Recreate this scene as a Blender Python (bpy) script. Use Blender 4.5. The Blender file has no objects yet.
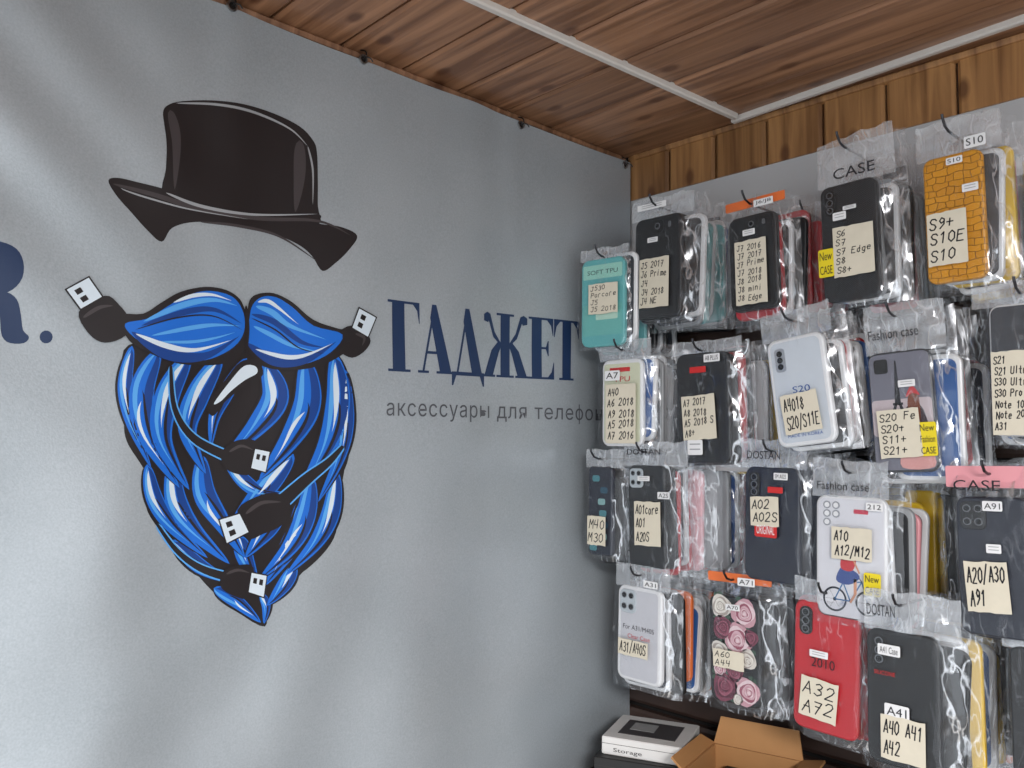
import bpy, bmesh, math, random
from mathutils import Vector, Matrix, noise
from mathutils.geometry import delaunay_2d_cdt
random.seed(7)
scene=bpy.context.scene
try:
    scene.view_settings.view_transform='Standard'
except Exception: pass

# ---------------------------------------------------------------- camera solve
V1=Vector((1400-512,-(462-384),0)); V2=Vector((-270-512,-(440-384),0))
F=math.sqrt(-(V1.x*V2.x+V1.y*V2.y))
V1.z=-F; V2.z=-F
V1.normalize(); V2.normalize(); V3=V1.cross(V2).normalized()
R=Matrix((V1,V2,V3))
H=2.25
def ray(px,py):
    return R@Vector((px-512,-(py-384),-F))
d0=ray(629,159)
CAM=Vector((0,0,H))-d0*(1.435/F)
def on_x(px,py,x):
    d=ray(px,py); return CAM+d*((x-CAM.x)/d.x)
def on_y(px,py,y):
    d=ray(px,py); return CAM+d*((y-CAM.y)/d.y)
def on_z(px,py,z):
    d=ray(px,py); return CAM+d*((z-CAM.z)/d.z)
cam=bpy.data.cameras.new('camera'); camo=bpy.data.objects.new('camera',cam)
scene.collection.objects.link(camo); scene.camera=camo
cam.sensor_width=36; cam.lens=36*F/1024; cam.clip_start=0.01
camo.matrix_world=Matrix.Translation(CAM)@R.to_4x4()

# ---------------------------------------------------------------- materials
def lin(c):
    def f(v):
        v/=255.0
        return v/12.92 if v<=0.04045 else ((v+0.055)/1.055)**2.4
    return (f(c[0]),f(c[1]),f(c[2]),1)
MC={}
def mat(name,col,rough=0.5,metal=0.0,var=0.06,scale=60,bump=0.0,spec=0.5):
    if name in MC: return MC[name]
    m=bpy.data.materials.new(name); m.use_nodes=True
    nt=m.node_tree; b=nt.nodes['Principled BSDF']
    b.inputs['Roughness'].default_value=rough; b.inputs['Metallic'].default_value=metal
    b.inputs['Specular IOR Level'].default_value=spec
    tc=nt.nodes.new('ShaderNodeTexCoord'); n=nt.nodes.new('ShaderNodeTexNoise')
    n.inputs['Scale'].default_value=scale; n.inputs['Detail'].default_value=3
    nt.links.new(tc.outputs['Object'],n.inputs['Vector'])
    mx=nt.nodes.new('ShaderNodeMix'); mx.data_type='RGBA'
    c=lin(col)
    mx.inputs[6].default_value=tuple(x*(1-var) for x in c[:3])+(1,)
    mx.inputs[7].default_value=tuple(min(1,x*(1+var)) for x in c[:3])+(1,)
    nt.links.new(n.outputs['Fac'],mx.inputs[0]); nt.links.new(mx.outputs[2],b.inputs['Base Color'])
    if bump:
        bp=nt.nodes.new('ShaderNodeBump'); bp.inputs['Strength'].default_value=bump; bp.inputs['Distance'].default_value=0.001
        nt.links.new(n.outputs['Fac'],bp.inputs['Height']); nt.links.new(bp.outputs['Normal'],b.inputs['Normal'])
    MC[name]=m; return m

def film_mat(name,base,haze,rough=0.12,scale=30,ridge=0.35):
    if name in MC: return MC[name]
    m=bpy.data.materials.new(name); m.use_nodes=True; nt=m.node_tree; nt.nodes.clear()
    N=nt.nodes.new; L=nt.links.new
    out=N('ShaderNodeOutputMaterial'); tr=N('ShaderNodeBsdfTransparent'); gl=N('ShaderNodeBsdfGlossy'); df=N('ShaderNodeBsdfDiffuse')
    tr.inputs['Color'].default_value=(0.98,0.985,0.99,1)
    gl.inputs['Roughness'].default_value=rough; gl.inputs['Color'].default_value=(0.95,0.96,1,1)
    df.inputs['Color'].default_value=(0.75,0.77,0.8,1)
    tc=N('ShaderNodeTexCoord'); n=N('ShaderNodeTexNoise'); n.inputs['Scale'].default_value=scale; n.inputs['Detail'].default_value=2.0; n.inputs['Distortion'].default_value=0.5
    mp=N('ShaderNodeMapping'); mp.inputs['Rotation'].default_value=(0,0,0.5); mp.inputs['Scale'].default_value=(1.7,0.6,1)
    L(tc.outputs['Object'],mp.inputs[0]); L(mp.outputs[0],n.inputs['Vector'])
    s=N('ShaderNodeMath'); s.operation='SUBTRACT'; s.inputs[1].default_value=0.5
    a=N('ShaderNodeMath'); a.operation='ABSOLUTE'
    mr=N('ShaderNodeMapRange'); mr.inputs[1].default_value=0.0; mr.inputs[2].default_value=0.025; mr.inputs[3].default_value=ridge; mr.inputs[4].default_value=0.0
    L(n.outputs['Fac'],s.inputs[0]); L(s.outputs[0],a.inputs[0]); L(a.outputs[0],mr.inputs[0])
    at=N('ShaderNodeAttribute'); at.attribute_name='edge'
    em=N('ShaderNodeMath'); em.operation='MULTIPLY'; L(mr.outputs[0],em.inputs[0]); L(at.outputs['Fac'],em.inputs[1])
    lw=N('ShaderNodeLayerWeight'); lw.inputs[0].default_value=0.3
    sc=N('ShaderNodeMath'); sc.operation='MULTIPLY_ADD'; sc.inputs[1].default_value=0.2; sc.inputs[2].default_value=base
    L(lw.outputs['Fresnel'],sc.inputs[0])
    ad=N('ShaderNodeMath'); ad.operation='ADD'; ad.use_clamp=True
    L(sc.outputs[0],ad.inputs[0]); L(em.outputs[0],ad.inputs[1])
    bp=N('ShaderNodeBump'); bp.inputs['Strength'].default_value=0.5; bp.inputs['Distance'].default_value=0.004
    L(n.outputs['Fac'],bp.inputs['Height']); L(bp.outputs['Normal'],gl.inputs['Normal'])
    m1=N('ShaderNodeMixShader'); m1.inputs[0].default_value=haze
    L(gl.outputs[0],m1.inputs[1]); L(df.outputs[0],m1.inputs[2])
    m2=N('ShaderNodeMixShader'); L(ad.outputs[0],m2.inputs[0]); L(tr.outputs[0],m2.inputs[1]); L(m1.outputs[0],m2.inputs[2])
    L(m2.outputs[0],out.inputs[0]); MC[name]=m; return m
FILM=film_mat('clear_film',0.035,0.3,ridge=.42)
HAZE=film_mat('hazy_film',0.08,0.5,0.2,ridge=0.34)
HDRF=film_mat('frosted_header_film',0.42,0.65,0.2,ridge=.3)

def wood_mat(name,axis_w,axis_l,width,off,ca,cb,rough=0.35):
    m=bpy.data.materials.new(name); m.use_nodes=True; nt=m.node_tree; N=nt.nodes.new; L=nt.links.new
    b=nt.nodes['Principled BSDF']; b.inputs['Roughness'].default_value=rough
    tc=N('ShaderNodeTexCoord'); sp=N('ShaderNodeSeparateXYZ'); L(tc.outputs['Object'],sp.inputs[0])
    o={'x':0,'y':1,'z':2}
    w=N('ShaderNodeMath'); w.operation='MULTIPLY_ADD'; w.inputs[1].default_value=1/width; w.inputs[2].default_value=off/width+100
    L(sp.outputs[o[axis_w]],w.inputs[0])
    fl=N('ShaderNodeMath'); fl.operation='FLOOR'; L(w.outputs[0],fl.inputs[0])
    wn=N('ShaderNodeTexWhiteNoise'); wn.noise_dimensions='1D'; L(fl.outputs[0],wn.inputs['W'])
    cm=N('ShaderNodeCombineXYZ')
    gs=N('ShaderNodeMath'); gs.operation='MULTIPLY'; gs.inputs[1].default_value=60; L(sp.outputs[o[axis_w]],gs.inputs[0])
    gl=N('ShaderNodeMath'); gl.operation='MULTIPLY_ADD'; gl.inputs[1].default_value=3.0; L(sp.outputs[o[axis_l]],gl.inputs[0])
    ms=N('ShaderNodeMath'); ms.operation='MULTIPLY'; ms.inputs[1].default_value=37; L(wn.outputs['Value'],ms.inputs[0]); L(ms.outputs[0],gl.inputs[2])
    L(gs.outputs[0],cm.inputs[0]); L(gl.outputs[0],cm.inputs[1])
    n=N('ShaderNodeTexNoise'); n.inputs['Scale'].default_value=1.0; n.inputs['Detail'].default_value=5; n.inputs['Distortion'].default_value=1.0
    L(cm.outputs[0],n.inputs['Vector'])
    mx=N('ShaderNodeMix'); mx.data_type='RGBA'; mx.inputs[6].default_value=lin(ca); mx.inputs[7].default_value=lin(cb)
    cr=N('ShaderNodeMapRange'); cr.inputs[1].default_value=0.35; cr.inputs[2].default_value=0.65; L(n.outputs['Fac'],cr.inputs[0]); L(cr.outputs[0],mx.inputs[0])
    tn=N('ShaderNodeMapRange'); tn.inputs[3].default_value=0.74; tn.inputs[4].default_value=1.12; L(wn.outputs['Value'],tn.inputs[0])
    mu=N('ShaderNodeMix'); mu.data_type='RGBA'; mu.blend_type='MULTIPLY'; mu.inputs[0].default_value=1
    L(mx.outputs[2],mu.inputs[6]); L(tn.outputs[0],mu.inputs[7])
    kc=N('ShaderNodeCombineXYZ')
    k1=N('ShaderNodeMath'); k1.operation='MULTIPLY'; k1.inputs[1].default_value=11; L(sp.outputs[o[axis_w]],k1.inputs[0])
    k2=N('ShaderNodeMath'); k2.operation='MULTIPLY'; k2.inputs[1].default_value=6.0; L(sp.outputs[o[axis_l]],k2.inputs[0])
    L(k1.outputs[0],kc.inputs[0]); L(k2.outputs[0],kc.inputs[1])
    vo=N('ShaderNodeTexVoronoi'); vo.inputs['Scale'].default_value=1; vo.voronoi_dimensions='2D'; L(kc.outputs[0],vo.inputs['Vector'])
    kr=N('ShaderNodeMapRange'); kr.inputs[1].default_value=0.05; kr.inputs[2].default_value=0.11; kr.inputs[3].default_value=0.75; kr.inputs[4].default_value=0.0
    L(vo.outputs['Distance'],kr.inputs[0])
    mk=N('ShaderNodeMix'); mk.data_type='RGBA'; mk.inputs[7].default_value=lin((84,48,28))
    L(kr.outputs[0],mk.inputs[0]); L(mu.outputs[2],mk.inputs[6]); L(mk.outputs[2],b.inputs['Base Color'])
    return m

# ---------------------------------------------------------------- mesh builder
class MB:
    def __init__(s): s.v=[];s.f=[];s.m=[];s.mats=[]
    def mi(s,m):
        if m not in s.mats: s.mats.append(m)
        return s.mats.index(m)
    def face(s,pts,m):
        i=len(s.v); s.v+= [tuple(p) for p in pts]; s.f.append(tuple(range(i,i+len(pts)))); s.m.append(s.mi(m))
    def mesh(s,vs,fs,m):
        i=len(s.v); s.v+=[tuple(p) for p in vs]; k=s.mi(m)
        for f in fs: s.f.append(tuple(a+i for a in f)); s.m.append(k)
    def loft(s,rings,m,cap0=True,cap1=True):
        n=len(rings[0]); i=len(s.v); k=s.mi(m)
        for r in rings: s.v+=[tuple(p) for p in r]
        for a in range(len(rings)-1):
            for b in range(n):
                c=(b+1)%n
                s.f.append((i+a*n+b,i+a*n+c,i+(a+1)*n+c,i+(a+1)*n+b)); s.m.append(k)
        if cap0: s.f.append(tuple(i+b for b in range(n))[::-1]); s.m.append(k)
        if cap1: s.f.append(tuple(i+(len(rings)-1)*n+b for b in range(n))); s.m.append(k)
    def box(s,c,sz,m,M=None):
        x,y,z=[a/2 for a in sz]; c=Vector(c)
        P=[c+Vector(p) for p in [(-x,-y,-z),(x,-y,-z),(x,y,-z),(-x,y,-z),(-x,-y,z),(x,-y,z),(x,y,z),(-x,y,z)]]
        if M: P=[M@p for p in P]
        s.mesh(P,[(3,2,1,0),(4,5,6,7),(0,1,5,4),(1,2,6,5),(2,3,7,6),(3,0,4,7)],m)
    def obj(s,name,parent=None,M=None,smooth=False,edge=None):
        me=bpy.data.meshes.new(name); me.from_pydata(s.v,[],s.f)
        for m in s.mats: me.materials.append(m)
        me.polygons.foreach_set('material_index',s.m)
        if smooth: me.polygons.foreach_set('use_smooth',[True]*len(me.polygons))
        if edge is not None:
            at=me.attributes.new('edge','FLOAT','POINT'); at.data.foreach_set('value',edge)
        me.update(); o=bpy.data.objects.new(name,me); scene.collection.objects.link(o)
        if parent: o.parent=parent
        if M is not None: o.matrix_world=M
        return o
def empty(name,M=None):
    o=bpy.data.objects.new(name,None); o.empty_display_size=0.03; scene.collection.objects.link(o)
    if M is not None: o.matrix_world=M
    return o
def rrect(w,h,r,seg=5,cx=0,cy=0):
    pts=[]
    for sx,sy,a0 in((1,1,0),(-1,1,90),(-1,-1,180),(1,-1,270)):
        for i in range(seg+1):
            a=math.radians(a0+90*i/seg)
            pts.append((cx+sx*(w/2-r)+r*math.cos(a),cy+sy*(h/2-r)+r*math.sin(a)))
    return pts
def plate(mb,w,h,r,z0,z1,b,m,cx=0,cy=0,rot=0):
    rings=[]
    def rg(ins,z):
        p=rrect(w-2*ins,h-2*ins,max(r-ins,0.0004))
        c,s_=math.cos(rot),math.sin(rot)
        return [(cx+x*c-y*s_,cy+x*s_+y*c,z) for x,y in p]
    mb.loft([rg(b,z0),rg(0,z0+b),rg(0,z1-b),rg(b*0.35,z1-b*0.35),rg(b,z1)],m)
def disc(mb,cx,cy,r,z0,z1,m,n=14):
    A=[(cx+r*math.cos(2*math.pi*i/n),cy+r*math.sin(2*math.pi*i/n)) for i in range(n)]
    mb.loft([[(x,y,z0) for x,y in A],[(x,y,z1) for x,y in A]],m)
def tube(mb,pts,r,m,n=8):
    pts=[Vector(p) for p in pts]; rings=[]
    for i,p in enumerate(pts):
        t=(pts[min(i+1,len(pts)-1)]-pts[max(i-1,0)]).normalized()
        a=t.orthogonal().normalized() if i==0 else (a-t*a.dot(t)).normalized()
        b=t.cross(a)
        rr=r[i] if isinstance(r,(list,tuple)) else r
        rings.append([p+a*rr*math.cos(2*math.pi*k/n)+b*rr*math.sin(2*math.pi*k/n) for k in range(n)])
    mb.loft(rings,m)
def smooth(pts,n=6,closed=True):
    P=[Vector((p[0],p[1])) for p in pts]; out=[]; N=len(P)
    rng=range(N) if closed else range(N-1)
    for i in rng:
        if closed: a,b,c,d=P[i-1],P[i],P[(i+1)%N],P[(i+2)%N]
        else: a,b,c,d=P[max(i-1,0)],P[i],P[i+1],P[min(i+2,N-1)]
        for k in range(n):
            t=k/n
            out.append(0.5*((2*b)+(c-a)*t+(2*a-5*b+4*c-d)*t*t+(3*b-a-3*c+d)*t**3))
    if not closed: out.append(P[-1])
    return [(p.x,p.y) for p in out]

# ---------------------------------------------------------------- text
_T={}
def text_geo(s):
    if s in _T: return _T[s]
    cu=bpy.data.curves.new('t','FONT'); cu.body=s; cu.size=1; cu.resolution_u=3
    o=bpy.data.objects.new('t',cu); scene.collection.objects.link(o)
    dg=bpy.context.evaluated_depsgraph_get(); dg.update()
    me=bpy.data.meshes.new_from_object(o.evaluated_get(dg))
    vs=[(v.co.x,v.co.y) for v in me.vertices]; fs=[tuple(p.vertices) for p in me.polygons]
    bpy.data.objects.remove(o); bpy.data.curves.remove(cu); bpy.data.meshes.remove(me)
    x0=min(v[0] for v in vs);x1=max(v[0] for v in vs);y0=min(v[1] for v in vs);y1=max(v[1] for v in vs)
    vs=[((x-x0)/(x1-x0),(y-y0)/(y1-y0)) for x,y in vs]
    _T[s]=(vs,fs,(x1-x0)/(y1-y0)); return _T[s]
def ptext(mb,s,x0,y0,w,h,z,m,rot=0,shear=0):
    vs,fs,a=text_geo(s); c,sn=math.cos(rot),math.sin(rot)
    out=[]
    for u,v in vs:
        x=u*w+v*h*shear; y=v*h
        out.append((x0+x*c-y*sn,y0+x*sn+y*c,z))
    mb.mesh(out,fs,m)
G={'A':[[(0,0),(2,6),(4,0)],[(.8,2.2),(3.2,2.2)]],
'S':[[(4,5),(3,6),(1,6),(0,4.8),(1,3.4),(3,2.8),(4,1.5),(3,0),(1,0),(0,1)]],
'J':[[(1,6),(4,6)],[(3,6),(3,1),(2,0),(.5,.3),(0,1.5)]],'M':[[(0,0),(.4,6),(2,2.5),(3.6,6),(4,0)]],
'N':[[(0,0),(0,6),(4,0),(4,6)]],'P':[[(0,0),(0,6),(3,6),(4,4.8),(3,3.2),(0,3)]],'F':[[(0,0),(0,6),(3.6,6)],[(0,3.2),(3,3.2)]],
'E':[[(4,6),(.3,6),(0,0),(4,0)],[(0,3),(3,3)]],'U':[[(0,6),(0,1),(1,0),(3,0),(4,1),(4,6)]],'L':[[(0,6),(0,0),(3.5,0)]],
'r':[[(.5,4),(.5,0)],[(.5,2.8),(1.5,4),(3,3.8)]],'i':[[(1.5,4),(1.5,0)],[(1.4,5.2),(1.6,5.5)]],
'm':[[(0,0),(0,4),(1,4),(2,3),(2,0),(2,3),(3,4),(4,3),(4,0)]],'e':[[(.2,2),(3.4,2.2),(3,3.8),(1,3.8),(0,2),(1,0),(3.3,.5)]],
'o':[[(2,4),(.5,3),(.5,1),(2,0),(3.4,1),(3.4,3),(2,4)]],'t':[[(1.5,6),(1.5,.5),(3,0)],[(0,4),(3,4)]],
'n':[[(0,4),(0,0),(.2,3),(2,4),(3.3,3),(3.3,0)]],'d':[[(3.3,1),(2,0),(.4,1),(.4,3),(2,4),(3.3,3)],[(3.3,6),(3.3,0)]],
'g':[[(3.3,3),(2,4),(.4,3),(.4,1),(2,0),(3.3,1),(3.3,4),(3.3,-1),(2,-2),(.5,-1.5)]],'c':[[(3.3,3.4),(2,4),(.4,3),(.4,1),(2,0),(3.3,.6)]],
'l':[[(1.5,6),(1.5,0)]],'a':[[(3.3,3),(2,4),(.4,3),(.4,1),(2,0),(3.3,1),(3.3,4),(3.3,0)]],
'0':[[(2,6),(.2,4.5),(.2,1.5),(2,0),(3.8,1.5),(3.8,4.5),(2,6)]],'1':[[(.8,4.6),(2.4,6),(2.2,0)]],
'2':[[(.2,4.8),(1.2,6),(3,6),(3.8,4.6),(3,3),(0,0),(4,0)]],'3':[[(.3,5.3),(2,6),(3.6,5),(3,3.6),(1.6,3.2),(3.4,2.6),(3.8,1.2),(2,0),(.2,.8)]],
'4':[[(.6,6),(.2,2.8),(3.8,2.8)],[(3.2,6),(3,0)]],'5':[[(3.8,6),(.8,6),(.5,3.5),(2.5,3.8),(3.8,2),(2.6,.1),(.2,.4)]],
'6':[[(3.2,6),(1,4),(.2,1.6),(1.6,0),(3.4,.8),(3.4,2.6),(1.6,3),(.4,2)]],'7':[[(.2,6),(3.8,6),(1.8,0)],[(1,3),(3.4,3)]],
'8':[[(2,3.2),(.5,4.6),(2,6),(3.5,4.6),(2,3.2),(.2,1.6),(2,0),(3.8,1.6),(2,3.2)]],'9':[[(3.4,4),(1.6,3),(.4,4.4),(1.6,6),(3.4,5),(3.4,2.4),(1,0)]],
'/':[[(.4,-1),(3.4,7)]],'+':[[(2,1),(2,5)],[(0,3),(4,3)]],'-':[[(.5,3),(3.5,3)]]}
def hand(mb,lines,x0,y0,w,h,z,m):
    n=len(lines); lh=h/n
    mxl=max(len(l) for l in lines)
    cw=min(w/(mxl*1.0),lh*0.75)
    sx=cw*0.72/4; sy=lh*0.66/6; th=max(0.00036,min(lh*0.045,0.0007))
    rnd=random.Random(str(lines))
    for i,l in enumerate(lines):
        bx=x0+rnd.uniform(0,.04)*w; by=y0+h-(i+1)*lh+lh*.18
        sl=rnd.uniform(-.02,.06)
        for k,ch in enumerate(l):
            for st in G.get(ch,[]):
                P=[]
                jx,jy=rnd.uniform(-.4,.4),rnd.uniform(-.5,.5)
                for a,b in st:
                    X=bx+k*cw+(a+jx+b*.15)*sx; Y=by+(b+jy)*sy+k*cw*sl
                    P.append(Vector((X,Y)))
                for p,q in zip(P,P[1:]):
                    d=q-p
                    if d.length<1e-6: continue
                    d.normalize(); nn=Vector((-d.y,d.x))*th; e=d*th*.6
                    mb.face([(*(p-e-nn),z),(*(q+e-nn),z),(*(q+e+nn),z),(*(p-e+nn),z)],m)

# ---------------------------------------------------------------- room shell
m_ceil=wood_mat('pine_ceiling_wood','x','y',0.095,0.0,(122,84,60),(176,130,98),0.3)
m_wallw=wood_mat('pine_wall_wood','y','z',0.088,0.0,(124,84,50),(178,130,82),0.4)
m_groove=mat('groove_shadow_wood',(62,40,28),0.7)
def planks(name,n,w,L0,L1,plane,m):
    mb=MB()
    for i in range(n):
        a=-(i+1)*w; b=-i*w; g=0.0014; c=0.0045; d=0.008
        prof=[(a+g,d),(a+g,c*0.8),(a+g+c,0),(b-g-c,0),(b-g,c*0.8),(b-g,d)]
        if plane=='ceil':
            r0=[(p,L0,H+q) for p,q in prof]; r1=[(p,L1,H+q) for p,q in prof]
        else:
            r0=[(q-d,p,L0) for p,q in prof]; r1=[(q-d,p,L1) for p,q in prof]
        mb.loft([r0,r1],m)
    if plane=='ceil': mb.box((-n*w/2+.05,(L0+L1)/2+.03,H+0.0155),(n*w+.1,abs(L1-L0)+.1,0.014),m_groove)
    else: mb.box((0.004,-n*w/2,(L0+L1)/2),(0.007,n*w,abs(L1-L0)),m_groove)
    return mb.obj(name)
planks('ceiling',34,0.095,-3.2,0.009,'ceil',m_ceil)
zb=on_x(628,208,0).z; zb2=on_x(1024,92,0).z
ZB=(zb+zb2)/2
wp=planks('wall_right_planks',36,0.088,ZB,H,'wall',m_wallw)
m_plaster=mat('grey_plaster',(150,150,150),0.8)
m_panel=mat('light_grey_panel',(190,190,192),0.6,scale=12,var=.04)
mb=MB(); mb.box((-1.6,0.03,(H+.007)/2),(3.3,0.04,H+.007),m_plaster); mb.obj('wall_left')
mb=MB(); mb.box((0.04,-1.6,(H+.007)/2),(0.06,3.2,H+.007),m_plaster); mb.obj('wall_right')
mb=MB(); mb.box((-1.6,-1.6,-0.02),(3.3,3.3,0.04),mat('floor_tile',(170,165,158),.5)); mb.obj('floor')
mb=MB(); tube(mb,[(-.006,-3.1,H-.004),(-.006,-.02,H-.004)],.007,m_wallw,6); tube(mb,[(-3.1,.004,H-.003),(-.01,.004,H-.003)],.006,m_ceil,6); mb.obj('trim_3')
Zs=on_x(800,250,0).z
mb=MB(); mb.box((0.002,-1.6,(Zs+ZB)/2),(0.014,3.2,ZB-Zs),m_panel); mb.obj('grey_wall_panel')
m_slat=mat('dark_slat_board',(64,48,42),0.5,scale=30,var=.2)
mb=MB(); zz=Zs
while zz>0.12:
    mb.loft([[(x,y,z) for x,z in [(0.009,zz-0.003),(-0.009,zz-0.003),(-0.012,zz-0.008),(-0.012,zz-0.088),(-0.009,zz-0.093),(0.009,zz-0.093)]] for y in (-3.2,0)],m_slat)
    zz-=0.1
mb.box((0.006,-1.6,Zs/2),(0.006,3.2,Zs),mat('slat_groove',(20,16,15),.8)); mb.obj('slatwall_panel')

m_trim=mat('white_plastic_trim',(206,200,194),0.4,var=.02)
def ctrim(name,pa,pb,w):
    A=on_z(*pa,H-0.001); B=on_z(*pb,H-0.001); A.z=B.z=H
    d=(B-A).normalized(); n=Vector((-d.y,d.x,0))
    prof=[(-w/2,0.002),(-w/2,-.006),(-w/2+.002,-.008),(w/2-.002,-.008),(w/2,-.006),(w/2,.002)]
    mb=MB(); mb.loft([[p+n*a+Vector((0,0,b)) for a,b in prof] for p in (A-d*0.0,B)],m_trim); mb.obj(name)
ctrim('trim_1',(735,115),(330,-68),0.0105)
ctrim('trim_2',(733,119),(1400,-115),0.0105)

# ---------------------------------------------------------------- banner
YB=-0.010
def wave(x,z):
    t=min(1,max(0,(H-z)/1.2))
    a=0.0035*math.sin(x*17+z*1.5+1.0)+0.0018*math.sin(x*31-z*4+2)+0.0012*math.sin(x*9+z*17)
    crease=0.0024*math.sin((x*0.9+z*1.0)*48)*math.exp(-((x+0.98)**2+(z-2.06)**2)/0.03)
    # soft folds radiating from the grommets and creases lower down
    for gx in (-1.01,-.73,-.30):
        dx=x-gx; dz=H-z
        crease+=0.0012*math.exp(-(dx/(.03+.12*dz))**2)*math.exp(-dz/.5)*math.sin(dx*60)
    crease+=0.0010*math.sin((x*1.0-z*.55)*34+noise.noise(Vector((x*3,z*3,7)))*3)*max(0,noise.noise(Vector((x*2.2,z*1.8,1)))+.25)*1.6
    fine=0.0007*noise.noise(Vector((x*14,z*9,3)))
    edge=min(1,max(0.1,-x/0.15))
    return (a*(0.35+1.1*t)+crease+fine)*edge+0.003
def bp(px,py,lay=0):
    P=on_y(px,py,YB-0.003)
    return (P.x,YB-wave(P.x,P.z)-.0001-lay*0.00013,P.z)
m_ban=bpy.data.materials.new('silver_banner_vinyl'); m_ban.use_nodes=True
nt=m_ban.node_tree; b=nt.nodes['Principled BSDF']; N=nt.nodes.new; L=nt.links.new
tc=N('ShaderNodeTexCoord'); n1=N('ShaderNodeTexNoise'); n1.inputs['Scale'].default_value=480; n1.inputs['Detail'].default_value=1
n2=N('ShaderNodeTexNoise'); n2.inputs['Scale'].default_value=5; n2.inputs['Detail'].default_value=6
L(tc.outputs['Object'],n1.inputs['Vector']); L(tc.outputs['Object'],n2.inputs['Vector'])
ma=N('ShaderNodeMath'); ma.operation='MULTIPLY_ADD'; ma.inputs[1].default_value=0.45
L(n1.outputs['Fac'],ma.inputs[0]); 
mh=N('ShaderNodeMath'); mh.operation='MULTIPLY'; mh.inputs[1].default_value=0.55; L(n2.outputs['Fac'],mh.inputs[0]); L(mh.outputs[0],ma.inputs[2])
mr=N('ShaderNodeMapRange'); mr.inputs[1].default_value=.3; mr.inputs[2].default_value=.7; L(ma.outputs[0],mr.inputs[0])
mx=N('ShaderNodeMix'); mx.data_type='RGBA'; mx.inputs[6].default_value=lin((154,162,168)); mx.inputs[7].default_value=lin((178,185,191))
L(mr.outputs[0],mx.inputs[0]); L(mx.outputs[2],b.inputs['Base Color'])
b.inputs['Roughness'].default_value=0.34; b.inputs['Metallic'].default_value=0.25
bu=N('ShaderNodeBump'); bu.inputs['Strength'].default_value=0.2; bu.inputs['Distance'].default_value=0.0005
L(n1.outputs['Fac'],bu.inputs['Height']); L(bu.outputs['Normal'],b.inputs['Normal'])
ZT=on_y(628,160,YB).z-0.004
vs=[];fs=[]; nx,nz=380,220; X0,X1,Z0,Z1=-2.4,-0.012,0.75,ZT
for j in range(nz+1):
    for i in range(nx+1):
        x=X0+(X1-X0)*i/nx; z=Z0+(Z1-Z0)*j/nz
        if j==nz: z-=0.004*abs(math.sin(x*8.7))
        vs.append((x,YB-wave(x,z),z))
for j in range(nz):
    for i in range(nx):
        a=j*(nx+1)+i; fs.append((a,a+1,a+nx+2,a+nx+1))
ban=empty('wall_banner')
mb=MB(); mb.mesh(vs,fs,m_ban); mb.obj('vinyl_sheet',ban,smooth=True)

art=MB()
def inside(p,poly):
    c=False; x,y=p; n=len(poly); j=n-1
    for i in range(n):
        xi,yi=poly[i]; xj,yj=poly[j]
        if (yi>y)!=(yj>y) and x<(xj-xi)*(y-yi)/(yj-yi+1e-12)+xi: c=not c
        j=i
    return c
def dens(poly,step=8):
    out=[]
    for i in range(len(poly)):
        a=poly[i]; b=poly[(i+1)%len(poly)]; L_=math.hypot(b[0]-a[0],b[1]-a[1]); k=max(1,int(L_/step))
        for t in range(k): out.append((a[0]+(b[0]-a[0])*t/k,a[1]+(b[1]-a[1])*t/k))
    return out
def fill(poly,m,lay,grid=8):
    poly=dens(poly); n=len(poly)
    P=[Vector(p) for p in poly]
    xs=[p[0] for p in poly]; ys=[p[1] for p in poly]
    x=min(xs)+grid/2
    while x<max(xs):
        y=min(ys)+grid/2
        while y<max(ys):
            if inside((x,y),poly) and min((x-q[0])**2+(y-q[1])**2 for q in poly)>6: P.append(Vector((x,y)))
            y+=grid
        x+=grid
    r=delaunay_2d_cdt(P,[],[list(range(n))],1,1e-4)
    art.mesh([bp(v.x,v.y,lay) for v in r[0]],[tuple(f)[::1] for f in r[2]],m)
def leaf(sp,w,m,lay,off=0.0,t0=0,t1=1,e=.8,sk=.7):
    S=smooth(sp,8,False); n=len(S)-1
    S=S[int(t0*n):int(t1*n)+1]; n=len(S)-1
    A=[];B=[]
    for i,p in enumerate(S):
        q0=S[max(i-1,0)]; q1=S[min(i+1,n)]
        dx,dy=q1[0]-q0[0],q1[1]-q0[1]; l=math.hypot(dx,dy) or 1
        t=i/n; prof=math.sin(math.pi*t**sk)**e if 0<t<1 else 0
        nx_,ny_=-dy/l,dx/l; hw=w/2*prof
        ox,oy=nx_*off*prof,ny_*off*prof
        A.append((p[0]+nx_*hw+ox,p[1]+ny_*hw+oy)); B.append((p[0]-nx_*hw+ox,p[1]-ny_*hw+oy))
    poly=A+B[::-1][1:-1]
    o=[poly[0]]
    for p in poly[1:]:
        if math.hypot(p[0]-o[-1][0],p[1]-o[-1][1])>0.25: o.append(p)
    if math.hypot(o[0][0]-o[-1][0],o[0][1]-o[-1][1])<0.25: o.pop()
    fill(o,m,lay)
def pk(n,c): return mat('print_'+n,c,0.45,var=.05,scale=8)
K=pk('black',(30,24,26)); K2=pk('charcoal',(66,60,62)); BL=pk('blue',(20,104,204)); BD=pk('deep_blue',(12,60,134)); LB=pk('sky_blue',(84,160,228)); WH=pk('white',(208,220,230)); HB=pk('silver',(158,160,164)); NV=pk('navy',(28,50,86)); GY=pk('grey_text',(84,86,92))
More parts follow.
